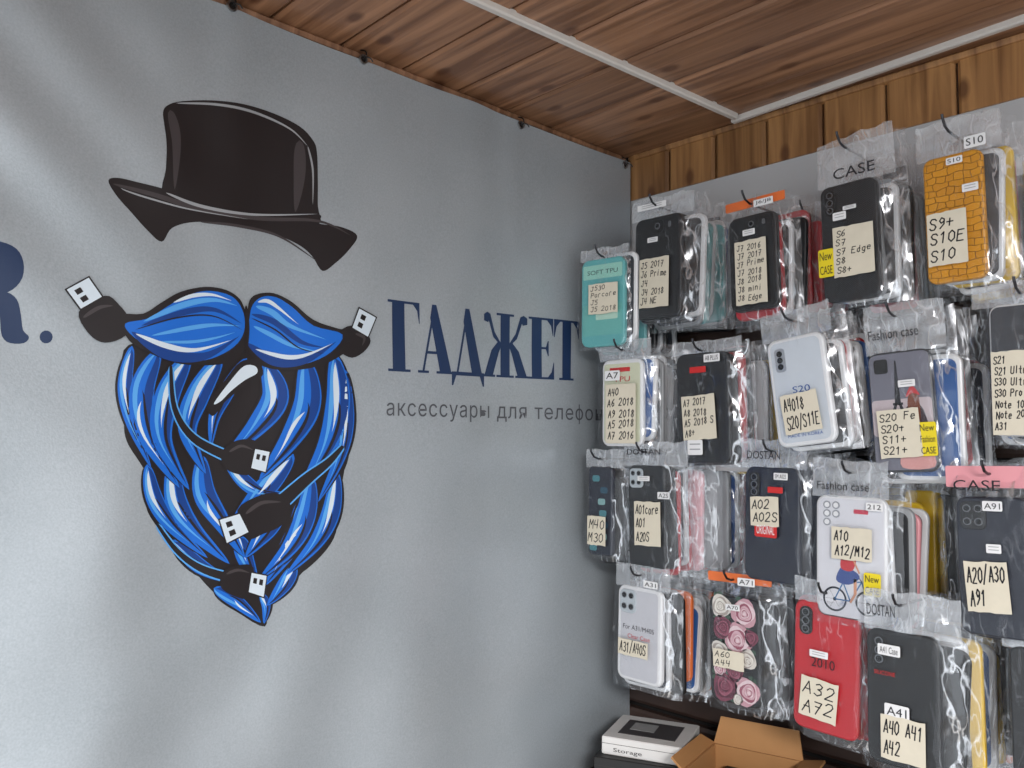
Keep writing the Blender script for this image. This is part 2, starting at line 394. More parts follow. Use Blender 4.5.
# hat
fill(smooth([(108,181),(118,178),(140,183),(163,189),(200,200),(260,208),(318,214),(318,223),(340,227),(356,236),(348,250),(335,263),(322,271),(312,256),(298,244),(270,232),(230,224),(195,222),(172,228),(161,242),(146,230),(130,212),(116,196)],5),K,1)
fill(smooth([(163,112),(168,105),(182,101),(212,100),(245,104),(275,113),(300,126),(313,140),(317,152),(318,180),(318,206),(319,224),(290,225),(240,219),(195,208),(163,194),(165,170),(166,145),(164,125)],4),K,2)
leaf([(112,184),(150,194),(200,209),(260,218),(318,221),(350,236)],5,K2,3)
leaf([(165,193),(200,206),(250,214),(318,214)],3.2,HB,4)
leaf([(120,188),(150,197),(190,208),(250,219)],1.8,HB,5,off=2)
leaf([(176,103),(215,104),(255,112),(290,128),(308,146)],2.6,HB,3)
leaf([(308,146),(313,170),(313,205)],1.8,HB,3)
leaf([(170,110),(176,140),(174,190)],10,K2,3)
leaf([(300,140),(300,175),(296,212)],12,K2,3)
leaf([(200,222),(240,226),(280,236),(318,262)],3,K2,3)
# beard base with flicked points along the rim
fill(smooth([(128,345),(121,372),(120,400),(124,428),(132,452),(145,474),(148,500),(158,522),(176,545),(198,566),(214,592),(238,612),(266,627),(268,604),(286,590),(308,566),(326,540),(336,508),(344,470),(349,427),(348,392),(338,358),(300,345),(247,340),(180,340)],4),K,1)
for sp,w in [([(128,410),(130,440),(150,474)],10),([(152,480),(152,510),(178,548)],12),([(182,540),(204,572),(224,600)],14),([(346,420),(342,462),(326,496)],10),([(334,490),(328,536),(300,574)],12)]: leaf(sp,w,K,1.2)
ST=[([(262,594),(267,606),(265,624)],9),([(214,588),(238,602),(262,623)],14),([(296,566),(284,586),(268,606)],14),([(172,540),(200,566),(232,582)],16),
([(302,500),(300,528),(286,554),(266,586)],22),([(240,536),(246,558),(260,592)],18),
([(336,470),(331,510),(316,542),(286,576)],18),([(312,476),(306,515),(290,548),(260,580)],20),
([(146,464),(153,497),(172,526),(208,558)],18),([(172,460),(176,500),(194,530),(230,564)],23),([(203,455),(205,492),(222,522),(246,558)],23),
([(294,454),(272,482),(254,500),(230,526)],21),([(226,458),(244,480),(262,492),(288,494)],15),([(286,500),(274,522),(260,540),(246,558)],19),
([(131,346),(124,385),(131,425),(150,468)],15),([(344,370),(346,420),(338,460),(318,502)],14),
([(158,350),(141,390),(146,436),(180,488)],25),([(332,354),(337,400),(327,444),(298,496)],24),
([(190,354),(167,395),(162,440),(190,490)],26),([(304,358),(307,402),(291,438),(260,480)],27),
([(222,356),(199,394),(188,430),(207,474)],25),([(266,362),(276,396),(258,426),(224,460)],26),([(248,358),(230,388),(216,416),(212,448)],16)]
for i,(sp,w) in enumerate(ST):
    ly=2+i*.3
    leaf(sp,w+5,K,ly,e=.8,sk=.75)
    leaf(sp,w,BL,ly+.6,e=.85,sk=.75)
    leaf(sp,w*.34,BD,ly+1.0,off=-w*.27,t0=.08,t1=.95)
    leaf(sp,w*.12,K,ly+1.15,off=-w*.16,t0=.35,t1=.97)
    leaf(sp,w*.2,LB,ly+1.2,off=w*.27,t0=.06,t1=.85,e=1.1)
    if i%3!=1: leaf(sp,w*.24,WH,ly+1.6,off=w*.08,t0=.12,t1=.60,e=1.3)
    if i%3==1: leaf(sp,w*.14,WH,ly+1.6,off=w*.16,t0=.45,t1=.85,e=1.3)
T_=13
fill(smooth([(208,404),(226,380),(241,362),(258,360),(264,374),(252,384),(238,392),(226,402),(214,416)],4),K,T_)
fill(smooth([(215,403),(232,380),(245,366),(256,366),(258,373),(246,380),(232,391),(222,401)],4),WH,T_+1)
# moustache
fill(smooth([(118,316),(142,314),(160,303),(180,292),(205,287),(226,290),(240,299),(247,312),(250,300),(258,294),(274,293),(292,302),(312,320),(336,329),(352,332),(348,348),(328,362),(305,369),(280,370),(260,364),(247,350),(236,360),(214,365),(180,364),(152,355),(128,341)],4),K,T_)
fill(smooth([(124,324),(146,319),(166,307),(186,296),(206,291),(226,294),(238,302),(245,318),(243,336),(230,350),(206,360),(180,359),(154,350),(132,337)],4),BL,T_+1)
fill(smooth([(250,318),(253,305),(262,297),(276,297),(292,307),(312,326),(340,335),(328,353),(304,364),(280,365),(261,358),(248,340)],4),BL,T_+1)
for sp,w in [([(130,332),(165,354),(205,356),(240,336)],11),([(248,343),(275,361),(305,360),(334,342)],10),([(140,326),(185,312),(215,310),(243,324)],6),([(252,314),(275,322),(300,342),(322,348)],6)]: leaf(sp,w,BD,T_+2,e=1.1)
for sp,w in [([(142,322),(180,306),(212,300),(238,306)],6),([(150,336),(190,328),(215,325),(242,326)],4.5),([(150,342),(190,342),(215,338),(236,332)],3),([(256,306),(272,312),(290,326),(324,340)],6),([(254,326),(270,334),(292,346),(316,352)],4.5)]: leaf(sp,w,LB,T_+3,e=1.1)
for sp in [[(134,330),(176,318),(212,316),(243,330)],[(252,318),(276,330),(298,348),(322,354)]]: leaf(sp,1.6,K,T_+3.5)
leaf([(172,303),(192,296),(212,295),(232,301)],4,WH,T_+4,e=1.2); leaf([(134,334),(165,346),(195,350),(232,340)],5.5,WH,T_+4,e=1.2); leaf([(258,302),(268,301),(280,309),(298,325)],4,WH,T_+4,e=1.2); leaf([(256,349),(285,357),(305,355),(330,344)],4.5,WH,T_+4,e=1.2)
leaf([(246,305),(248,330),(247,356)],4,K,T_+5)
def usb(q,body,lay):
    cx,cy=sum(a[0] for a in q)/4,sum(a[1] for a in q)/4
    fill([(p[0]+(p[0]-cx)*.13,p[1]+(p[1]-cy)*.13) for p in q],K,lay)
    fill(q,WH,lay+1)
    def bl(u,v):
        a,b_,c,d=[Vector(p) for p in q]; return tuple((a*(1-u)+b_*u)*(1-v)+(d*(1-u)+c*u)*v)
    for v0 in (.18,.58): fill([bl(.22,v0),bl(.5,v0),bl(.5,v0+.24),bl(.22,v0+.24)],K,lay+2)
    fill(smooth(body,4),K,lay)
usb([(66,290),(88,278),(101,297),(80,309)],[(78,312),(104,296),(118,305),(128,320),(124,336),(104,343),(88,334)],T_)
usb([(357,309),(374,318),(366,337),(350,328)],[(349,326),(368,338),(364,350),(350,358),(336,350),(334,336)],T_)
leaf([(82,318),(98,308),(112,306)],4,K2,T_+2); leaf([(353,334),(362,338),(360,346)],3,K2,T_+2)
def cable(sp,w,lay):
    for gr,mm,dl in ((3,LB,0),(0,K,.6)):
        S=smooth(sp,6,False); n=len(S)-1; A=[];B=[]
        for i,p in enumerate(S):
            a=S[max(i-1,0)];c=S[min(i+1,n)]; dx,dy=c[0]-a[0],c[1]-a[1]; l=math.hypot(dx,dy)
            ww=(w[0]+(w[1]-w[0])*i/n+(gr if i else 0))/2
            A.append((p[0]-dy/l*ww,p[1]+dx/l*ww));B.append((p[0]+dy/l*ww,p[1]-dx/l*ww))
        fill(A+B[::-1],mm,lay+dl)
cable([(170,366),(174,408),(194,438),(232,458)],(3,10),T_-1)
cable([(342,446),(328,462),(306,480),(276,508)],(3,15),T_-1)
cable([(156,524),(176,550),(200,568),(230,578)],(3,9),T_-1)
T_+=1
usb([(270,452),(266,472),(252,468),(256,449)],[(258,443),(254,472),(238,474),(224,466),(224,450),(240,440)],T_)
usb([(220,520),(240,514),(249,532),(227,543)],[(238,510),(262,495),(280,494),(291,505),(284,524),(264,534),(248,538)],T_)
usb([(267,576),(264,597),(249,592),(252,573)],[(254,568),(250,597),(234,596),(220,586),(224,570),(240,565)],T_)
leaf([(246,514),(262,503),(282,502)],4,K2,T_+2); leaf([(230,452),(242,446),(254,450)],3,K2,T_+2); leaf([(226,574),(238,570),(250,573)],3,K2,T_+2)
# GADZHET letters
LT={'G':[[(.17,0),(.55,0),(.55,1),(.17,1)],[(.03,0),(.7,0),(.7,.035),(.03,.035)],[(.03,.965),(1,.965),(1,1),(.03,1)],[(.98,.7),(1,.7),(1,1),(.8,.97),(.93,.88)]],
'A':[[(.1,0),(.16,0),(.49,.9),(.46,.98)],[(.42,1),(.54,1),(.97,0),(.63,0),(.36,.8)],[(.22,.28),(.7,.28),(.7,.32),(.22,.32)],[(-.02,0),(.3,0),(.3,.035),(-.02,.035)],[(.52,0),(1.06,0),(1.06,.035),(.52,.035)]],
'D':[[(.13,.0),(.19,.0),(.49,.9),(.46,.98)],[(.42,1),(.54,1),(.94,.02),(.62,.02),(.36,.8)],[(0,-.01),(1,-.01),(1,.045),(0,.045)],[(0,-.16),(.04,-.16),(.14,0),(0,.0)],[(1,-.16),(.96,-.16),(.86,0),(1,0)]],
'Z':[[(.40,0),(.60,0),(.60,1),(.40,1)],[(.31,0),(.69,0),(.69,.035),(.31,.035)],[(.31,.965),(.69,.965),(.69,1),(.31,1)],
 [(.1,.95),(.17,.97),(.27,.7),(.42,.52),(.42,.48),(.24,.62)],[(.9,.95),(.83,.97),(.73,.7),(.58,.52),(.58,.48),(.76,.62)],
 [(.02,0),(.22,0),(.36,.38),(.42,.5),(.34,.55),(.2,.42)],[(.98,0),(.78,0),(.64,.38),(.58,.5),(.66,.55),(.8,.42)],
 [(-.02,0),(.28,0),(.28,.035),(-.02,.035)],[(1.02,0),(.72,0),(.72,.035),(1.02,.035)],[(.02,.86),(.12,.84),(.17,.97),(.1,1),(.02,.96)],[(.98,.86),(.88,.84),(.83,.97),(.9,1),(.98,.96)]],
'E':[[(.13,0),(.52,0),(.52,1),(.13,1)],[(0,0),(1,0),(1,.035),(0,.035)],[(0,.965),(.97,.965),(.97,1),(0,1)],[(.95,.72),(.97,.72),(.97,1),(.72,.97),(.88,.88)],[(.98,.28),(1,.28),(1,0),(.75,.03),(.9,.12)],[(.48,.49),(.78,.49),(.78,.525),(.48,.525)],[(.76,.38),(.79,.38),(.79,.63),(.76,.63),(.68,.52),(.68,.49)]],
'T':[[(.33,0),(.68,0),(.68,1),(.33,1)],[(.2,0),(.8,0),(.8,.035),(.2,.035)],[(0,.965),(1,.965),(1,1),(0,1)],[(0,.7),(.02,.7),(.1,.88),(.25,.97),(0,1)],[(1,.7),(.98,.7),(.9,.88),(.75,.97),(1,1)]]}
def tq(u,v):
    TL,TR,BLq,BR=(386,299),(577,322),(386,371),(577,381)
    t=(TL[0]+(TR[0]-TL[0])*u,TL[1]+(TR[1]-TL[1])*u); b_=(BLq[0]+(BR[0]-BLq[0])*u,BLq[1]+(BR[1]-BLq[1])*u)
    return (b_[0]+(t[0]-b_[0])*v,b_[1]+(t[1]-b_[1])*v)
for ch,a,b_ in [('G',0,.175),('A',.165,.345),('D',.34,.52),('Z',.515,.75),('E',.752,.875),('T',.875,1.0)]:
    for k,poly in enumerate(LT[ch]): fill([tq(a+(b_-a)*u,v) for u,v in poly],NV,2+k*.15)
def raw_text(s):
    cu=bpy.data.curves.new('t','FONT'); cu.body=s; cu.size=1; cu.resolution_u=4; cu.space_character=1.1
    o=bpy.data.objects.new('t',cu); scene.collection.objects.link(o)
    dg=bpy.context.evaluated_depsgraph_get(); dg.update()
    me=bpy.data.meshes.new_from_object(o.evaluated_get(dg))
    bm=bmesh.new(); bm.from_mesh(me); bmesh.ops.triangulate(bm,faces=bm.faces)
    bm.verts.index_update()
    vs=[(v.co.x,v.co.y) for v in bm.verts]; fs=[tuple(v.index for v in f.verts) for f in bm.faces]
    bm.free(); bpy.data.objects.remove(o); return vs,fs
def sub_line(pre,post,x0,x1,yt0,yt1,yb0,yb1):
    full=pre+'о'+post
    vs,fs=raw_text(full); a=min(v[0] for v in vs); w=max(v[0] for v in vs)-a
    e2=max(v[0] for v in raw_text(pre+'о')[0])
    ovs=raw_text('о')[0]; ow=max(v[0] for v in ovs)-min(v[0] for v in ovs); sc=e2-ow/2
    vs=vs+[(sc-.03,-.2),(sc+.03,-.2),(sc+.03,.75),(sc-.03,.75)]; n=len(vs); fs=fs+[(n-4,n-3,n-2,n-1)]
    out=[]
    for X,Y in vs:
        u=(X-a)/w; t=Y/.55
        xx=x0+(x1-x0)*(u*1.06-.06*u*u); uu=(xx-x0)/(x1-x0)
        top=yt0+(yt1-yt0)*uu; bot=yb0+(yb1-yb0)*uu
        out.append(bp(xx,bot+(top-bot)*t,5))
    art.mesh(out,fs,GY)
sub_line('аксессуары для теле','онов',385,622,402.5,410,415.5,421)
# R.
fill([(-46,240),(-24,241),(-24,344),(-46,345)],NV,1); fill([(-58,341),(-12,340),(-12,344),(-58,346)],NV,1.1); fill([(-58,237),(-20,239),(-20,243),(-58,241)],NV,1.1)
fill(smooth([(-24,241),(0,242),(16,249),(23,262),(22,278),(12,290),(-4,295),(-24,295)],3)[:-3]+[(-24,291),(-10,290),(-3,282),(-1,268),(-3,254),(-10,246),(-24,245)],NV,1.2)
fill(smooth([(-12,293),(6,292),(17,300),(21,316),(23,330),(29,337),(24,343),(10,343),(2,336),(0,318),(-3,302)],3),NV,1.3)
fill([(46+6.5*math.cos(a*.4488),337+6.5*math.sin(a*.4488)) for a in range(14)],NV,1)
ao=art.obj('printed_artwork',ban)
mg=mat('grommet_steel',(150,150,150),.3,1.0); mk=mat('black_cable_tie',(18,18,18),.4)
mb=MB()
for px,py in [(362,60),(521,125),(625,165),(232,6)]:
    P=on_y(px,py,YB-.004); P=Vector((P.x,YB-wave(P.x,P.z)-.001,P.z))
    def ring(r,dy): return [(P.x+r*math.cos(i*math.pi/8),P.y+dy,P.z+r*math.sin(i*math.pi/8)) for i in range(16)]
    mb.loft([ring(.0065,0),ring(.006,-.002),ring(.0045,-.002),ring(.0037,0)],mg,False,False)
    mb.loft([ring(.0038,-.0002),ring(.001,-.0002)],mk,False,True)
    tube(mb,[P+Vector(c) for c in [(0,.0,0),(.002,-.005,.002),(.002,-.004,.008),(.002,.0,.012),(0,.006,min(.014,H-P.z))]],.001,mk,6)
    tube(mb,[P+Vector(c) for c in [(.002,-.005,.002),(.005,-.009,.0),(.008,-.010,-.004)]],.0009,mk,6)
mb.obj('grommets_and_ties',ban)

# ---------------------------------------------------------------- phone case bundles
PAL={'W':(222,222,224),'G':(150,152,155),'K':(28,29,32),'D':(56,58,64),'T':(96,172,174),'R':(186,24,36),'P':(222,150,158),'Y':(222,182,40),'O':(222,112,56),'B':(48,90,150),'C':(180,188,194),'N':(26,31,46),'L':(196,200,120)}
def cm(k): return mat('case_'+k,PAL[k],.42 if k!='W' else .3,scale=25)
m_label=mat('paper_label',(210,202,184),.8,var=.08,scale=80)
m_white=mat('white_sticker',(226,226,228),.6); m_pen=mat('black_pen',(22,22,30),.6); m_lens=mat('lens_black',(12,12,14),.12); m_ring=mat('lens_ring',(120,122,126),.3,.8)
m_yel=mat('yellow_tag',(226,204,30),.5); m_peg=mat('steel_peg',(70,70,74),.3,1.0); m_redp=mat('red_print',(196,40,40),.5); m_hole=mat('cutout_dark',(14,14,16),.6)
def weave_mat():
    m=mat('woven_black',(30,31,33),.42); nt=m.node_tree; b=nt.nodes['Principled BSDF']; N=nt.nodes.new;L=nt.links.new
    tc=N('ShaderNodeTexCoord'); mp=N('ShaderNodeMapping'); mp.inputs['Rotation'].default_value=(0,0,math.radians(45)); mp.inputs['Scale'].default_value=(70,70,1)
    ch=N('ShaderNodeTexBrick'); ch.inputs['Scale'].default_value=2; ch.inputs['Mortar Size'].default_value=.06; ch.inputs['Mortar Smooth'].default_value=.7; ch.inputs['Color1'].default_value=(1,1,1,1);ch.inputs['Color2'].default_value=(.5,.5,.5,1);ch.inputs['Mortar'].default_value=(0,0,0,1)
    L(tc.outputs['Object'],mp.inputs[0]);L(mp.outputs[0],ch.inputs['Vector'])
    bp_=N('ShaderNodeBump');bp_.inputs['Distance'].default_value=.002;L(ch.outputs['Color'],bp_.inputs['Height']);L(bp_.outputs[0],b.inputs['Normal'])
    mx=N('ShaderNodeMix');mx.data_type='RGBA';mx.inputs[6].default_value=lin((10,10,12));mx.inputs[7].default_value=lin((58,60,64));L(ch.outputs['Color'],mx.inputs[0]);L(mx.outputs[2],b.inputs['Base Color']);return m
def croc_mat():
    m=mat('yellow_crocodile',(216,150,30),.35); nt=m.node_tree; b=nt.nodes['Principled BSDF']; N=nt.nodes.new;L=nt.links.new
    tc=N('ShaderNodeTexCoord'); nz=N('ShaderNodeTexNoise'); nz.inputs['Scale'].default_value=70
    va=N('ShaderNodeMix'); va.data_type='VECTOR'; va.inputs[0].default_value=.008
    L(tc.outputs['Object'],nz.inputs['Vector']); L(tc.outputs['Object'],va.inputs[4]); L(nz.outputs['Color'],va.inputs[5])
    ch=N('ShaderNodeTexBrick'); ch.inputs['Scale'].default_value=34; ch.inputs['Mortar Size'].default_value=.013; ch.inputs['Mortar Smooth'].default_value=.4; ch.offset=.37; ch.squash=.6; ch.squash_frequency=2
    ch.inputs['Color1'].default_value=lin((214,148,30));ch.inputs['Color2'].default_value=lin((200,136,24));ch.inputs['Mortar'].default_value=lin((132,84,16))
    L(va.outputs[1],ch.inputs['Vector']); L(ch.outputs['Color'],b.inputs['Base Color'])
    bp_=N('ShaderNodeBump');bp_.inputs['Distance'].default_value=.001;bp_.invert=True;L(ch.outputs['Fac'],bp_.inputs['Height']);L(bp_.outputs[0],b.inputs['Normal']);return m
M_WEAVE=weave_mat(); M_CROC=croc_mat()
def prnt(n,c,r=.4): return mat('ill_'+n,c,r)

def rose(mb,x,y,r,z,cols,rnd):
    rr=r; k=0; cx,cy=x,y
    while rr>r*.12:
        n=16; ph=rnd.uniform(0,6)
        mb.face([(cx+rr*(1+.10*math.sin(3*a*2*math.pi/n+ph))*math.cos(2*math.pi*a/n),cy+rr*(1+.10*math.sin(3*a*2*math.pi/n+ph))*math.sin(2*math.pi*a/n),z) for a in range(n)],cols[k%len(cols)])
        cx+=rnd.uniform(-.08,.08)*rr; cy+=rnd.uniform(-.08,.08)*rr; rr*=.8; z+=.00004; k+=1

def bundle(D,case,pouch,col,back,tilt=0,mod=None,labels=(),marks=(),hdr='film',art_fn=None,smat=None,droop=0,film=True,tray=False,peg=True,sp=0.0115,yaw=0,fan=.014,hband=None):
    cx,cy=(case[0]+case[2])/2,(case[1]+case[3])/2
    C=on_x(cx,cy,-D)
    W=abs(on_x(case[0],cy,-D).y-on_x(case[2],cy,-D).y); Hh=abs(on_x(cx,case[1],-D).z-on_x(cx,case[3],-D).z)
    T=math.radians(tilt); Rm=Matrix(((0,0,-1),(-1,0,0),(0,1,0)))
    Mx=Matrix.Translation(C)@(Rm@Matrix.Rotation(T,3,'Z')@Matrix.Rotation(math.radians(yaw),3,'Y')).to_4x4()
    ct,st=math.cos(-T),math.sin(-T)
    def loc(px,py):
        P=on_x(px,py,-D); u=-(P.y-C.y); v=P.z-C.z
        return (u*ct-v*st,u*st+v*ct)
    e=empty('hanging_phone_cases',Mx)
    rnd=random.Random(int(cx*7+cy))
    cmat=smat or cm(col)
    mb=MB(); rad=min(W*.16,.012)
    if tray:
        plate(mb,W,Hh,rad,-.010,0,.003,cm('W')); plate(mb,W*.93,Hh*.965,rad*.8,-.002,.0006,.0005,cmat)
    else: plate(mb,W,Hh,rad,-.009,0,.0022,cmat)
    z=.0003 if not tray else .0009
    if mod=='sq' or mod=='sqw':
        w=W*.36; h=W*.42; mx_,my=-W*.5+W*.07+w/2,Hh*.5-W*.07-h/2
        plate(mb,w,h,w*.25,-.001,.0022,.0007,cm('K') if mod=='sq' else cm('C'),mx_,my)
        for a,b_ in ((-.22,.25),(.22,.25),(-.22,-.22),(.22,-.22)):
            disc(mb,mx_+a*w,my+b_*h,w*.16,.002,.0027,m_ring); disc(mb,mx_+a*w,my+b_*h,w*.12,.0026,.0030,m_lens)
    elif mod=='tall':
        w=W*.2; h=Hh*.22; mx_,my=-W*.5+W*.09+w/2,Hh*.5-W*.09-h/2
        plate(mb,w,h,w*.45,-.001,.0018,.0006,m_hole,mx_,my)
        for k in (-.3,0,.3): disc(mb,mx_,my+k*h,w*.3,.0017,.0024,m_ring); disc(mb,mx_,my+k*h,w*.22,.0023,.0027,m_lens)
    elif mod=='ctr':
        w=W*.26; h=W*.22; my=Hh*.5-Hh*.10
        plate(mb,w,h,w*.3,-.001,.0014,.0005,m_hole,0,my); disc(mb,0,my,w*.22,.0013,.002,m_ring); disc(mb,0,my,w*.15,.0019,.0024,m_lens)
        plate(mb,w*.25,w*.4,w*.1,-.001,.001,.0003,m_ring,w*.95,my)
    if art_fn: art_fn(mb,W,Hh,z,rnd)
    mb.obj('front_case',e)
    (u0,v1),(u1,v0)=loc(pouch[0],(pouch[1]+pouch[3])/2),loc(pouch[2],(pouch[1]+pouch[3])/2)
    vt=loc(cx,pouch[1])[1]; vb=loc(cx,pouch[3])[1]
    pw=[min(u0,-W/2-.004),max(u1,W/2+.004)]; ph=[min(vb,-Hh/2-.005),max(vt,Hh/2+.012)]
    if film:
        mb=MB(); nx_,ny_=26,40; vv=[];ff=[];ed=[]
        for j in range(ny_+1):
            for i in range(nx_+1):
                u=pw[0]+(pw[1]-pw[0])*i/nx_; v=ph[0]+(ph[1]-ph[0])*j/ny_
                du=max(0,abs(u)-W/2); dv=max(0,abs(v)-Hh/2)
                out=min(1,(du+dv)/.004)
                z_=.0036-min(.012,(du*.7+dv*.25))+.0008*noise.noise(Vector((u*70+cx,v*45,cy)))+.005*noise.noise(Vector((u*45,v*30+cy,cx)))*out
                if du+dv==0: z_=max(z_,.0034)
                uu=u+.003*noise.noise(Vector((cx,v*60,1)))*(1 if i in(0,nx_) else 0)
                if j==ny_: v+=.008*noise.noise(Vector((u*60,cy,5)))
                vv.append((uu,v,z_)); 
                nn=noise.noise(Vector((u*25+cy,v*25,cx)))
                ed.append(max(out*1.2,min(1,max(0,nn*1.6-.1))*.6))
        for j in range(ny_):
            for i in range(nx_):
                a=j*(nx_+1)+i; ff.append((a,a+1,a+nx_+2,a+nx_+1))
        mb.mesh(vv,ff,FILM); mb.obj('clear_pouch',e,smooth=True,edge=ed)
    mb=MB()
    for (box_,lines,rot) in labels:
        a=loc(box_[0],box_[1]); b_=loc(box_[2],box_[3])
        mu,mv=(a[0]+b_[0])/2,(a[1]+b_[1])/2
        ym=(box_[1]+box_[3])/2; xm=(box_[0]+box_[2])/2
        w=math.dist(loc(box_[0],ym),loc(box_[2],ym)); h=math.dist(loc(xm,box_[1]),loc(xm,box_[3]))
        t=MB(); n=8
        top=[(-w/2+w*i/n,h/2+rnd.uniform(-.0005,.0008)) for i in range(n+1)]; bot=[(w/2-w*i/n,-h/2+rnd.uniform(-.0008,.0005)) for i in range(n+1)]
        t.loft([[(x,y,.0058) for x,y in bot[::-1]+top[::-1]],[(x,y,.0061) for x,y in bot[::-1]+top[::-1]]],m_label)
        hand(t,lines,-w/2+w*.06,-h/2+h*.04,w*.88,h*.92,.0063,m_pen)
        ra=math.radians(rot); c,s_=math.cos(ra),math.sin(ra)
        k=len(mb.v)
        for x,y,zz_ in t.v: mb.v.append((mu+x*c-y*s_,mv+x*s_+y*c,zz_))
        idx=[mb.mi(m) for m in t.mats]
        for f,m_ in zip(t.f,t.m): mb.f.append(tuple(a_+k for a_ in f)); mb.m.append(idx[m_])
    for (box_,m_,txt,tm) in marks:
        ym=(box_[1]+box_[3])/2; xm=(box_[0]+box_[2])/2; c0=loc(xm,ym)
        w=math.dist(loc(box_[0],ym),loc(box_[2],ym)); h=math.dist(loc(xm,box_[1]),loc(xm,box_[3]))
        if m_: plate(mb,w,h,min(w,h)*.12,.0056,.0060,.00015,m_,c0[0],c0[1])
        if txt:
            rows=txt.split('|'); rh=h/len(rows)
            for i,r_ in enumerate(rows):
                f=.92 if not m_ else .8
                ptext(mb,r_,c0[0]-w*f/2,c0[1]+h/2-(i+1)*rh+rh*.2,w*f,rh*(.6 if m_ else .8),.0064,tm)
        elif m_ is m_white:
            for q in (.22,-.12): plate(mb,w*.7,h*.08,h*.03,.0059,.0062,.00005,m_hole if h<.004 else cm('G'),c0[0],c0[1]+q*h)
    if mb.v: mb.obj('labels',e)
    if hdr=='film':
        mb=MB(); n=10; hy0=Hh/2-.002; hy1=ph[1]+.004; vv=[]
        w=(pw[1]-pw[0])*.9; mu=(pw[0]+pw[1])/2
        for j in range(n+1):
            for i in range(n+1):
                u=mu-w/2+w*i/n; v=hy0+(hy1-hy0)*j/n+(.005*noise.noise(Vector((u*50,cx,9))) if j==n else 0)
                vv.append((u,v,-.0015+.0025*noise.noise(Vector((u*50,v*60,cy)))))
        mb.mesh(vv,[(j*(n+1)+i,j*(n+1)+i+1,(j+1)*(n+1)+i+1,(j+1)*(n+1)+i) for j in range(n) for i in range(n)],HDRF)
        mb.obj('header_film',e,smooth=True,edge=[1.0]*len(vv))
    elif hdr:
        mb=MB(); hy0=Hh/2+.003; hy1=ph[1]-.002
        mc={'white':m_white,'orange':cm('O'),'pink':cm('P'),'black':cm('K'),'grey':mat('silver_header',(176,178,182),.4)}[hdr]
        if hband: hy0=hy1-hband
        plate(mb,(pw[1]-pw[0])*.86,max(hy1-hy0,.006),.002,-.002,-.0012,.0002,mc,(pw[0]+pw[1])/2,(hy0+hy1)/2)
        mb.obj('header_card',e)
    mb=MB(); nb=int((D-.035)/sp)
    for k in range(nb):
        c_=back[k%len(back)]; zz_=-.0125-sp*k
        w=W*rnd.uniform(.98,1.14); h=Hh*rnd.uniform(.93,1.05)
        du=rnd.uniform(-.002,fan); dv=rnd.uniform(-.014,.007)-droop*(k/nb); ro=rnd.uniform(-.06,.06)
        plate(mb,w,h,rad,zz_-.0075,zz_,.002,cm(c_),du,dv,ro)
        if c_ in 'WCG': plate(mb,w*.86,h*.92,rad*.8,zz_-.001,zz_+.0014,.0005,cm(rnd.choice('KKDRPNWB')),du,dv,ro)
    mb.obj('stacked_cases',e)
    mb=MB(); ed=[]
    for k in range(0,nb,2):
        zz_=-.0105-sp*k; du=rnd.uniform(-.001,.009); dv=rnd.uniform(-.008,.006)
        w=(pw[1]-pw[0])*.97; h=(ph[1]-ph[0])*.99; u=(pw[0]+pw[1])/2+du; v=(ph[0]+ph[1])/2+dv
        n=12; vv=[]
        for j in range(n+1):
            for i in range(n+1): 
                a=u-w/2+w*i/n; b_=v-h/2+h*j/n+(.006*noise.noise(Vector((a*60,k,cx))) if j==n else 0)
                vv.append((a,b_,zz_+.003*noise.noise(Vector((a*40,b_*40,k+cx)))*(1 if abs(a)>W/2 else 0)-max(0,(abs(a-u)-W/2))*.6)); ed.append(1.0)
        mb.mesh(vv,[(j*(n+1)+i,j*(n+1)+i+1,(j+1)*(n+1)+i+1,(j+1)*(n+1)+i) for j in range(n) for i in range(n)],HAZE)
    if mb.v: mb.obj('stacked_pouches',e,smooth=True,edge=ed)
    if peg:
        mb=MB(); pv=ph[1]-.010
        tube(mb,[(0,pv,-D+.014),(0,pv,-D*.5),(0,pv,.004),(0,pv+.003,.014),(0,pv+.010,.020),(0,pv+.014,.021)],.0015,m_peg)
        mb.box((0,pv,-D+.016),(.03,.02,.004),m_peg); mb.obj('peg_hook',e)
    return e

def art_teal(mb,W,Hh,z,r):
    plate(mb,W*.9,Hh*.16,.002,z,z+.0002,.00005,prnt('mint',(150,204,190)),0,Hh*.35)
    plate(mb,W*.9,Hh*.35,.002,z,z+.0002,.00005,prnt('mint2',(104,176,170)),0,-Hh*.2)
    ptext(mb,'SOFT TPU',-W*.35,Hh*.32,W*.7,Hh*.05,z+.0004,prnt('dkgreen',(30,70,70)))
    plate(mb,W*.5,Hh*.3,.002,z+.0002,z+.0004,.00005,prnt('mint3',(180,212,196)),W*.1,-Hh*.05)
def art_cream(mb,W,Hh,z,r):
    plate(mb,W*.88,Hh*.9,.004,z,z+.0002,.00005,prnt('cream',(206,208,182)))
    plate(mb,W*.5,Hh*.05,.001,z+.0002,z+.0004,.00005,m_redp,-W*.05,Hh*.38)
    ptext(mb,'TPU',-W*.2,Hh*.24,W*.4,Hh*.06,z+.0005,m_redp)
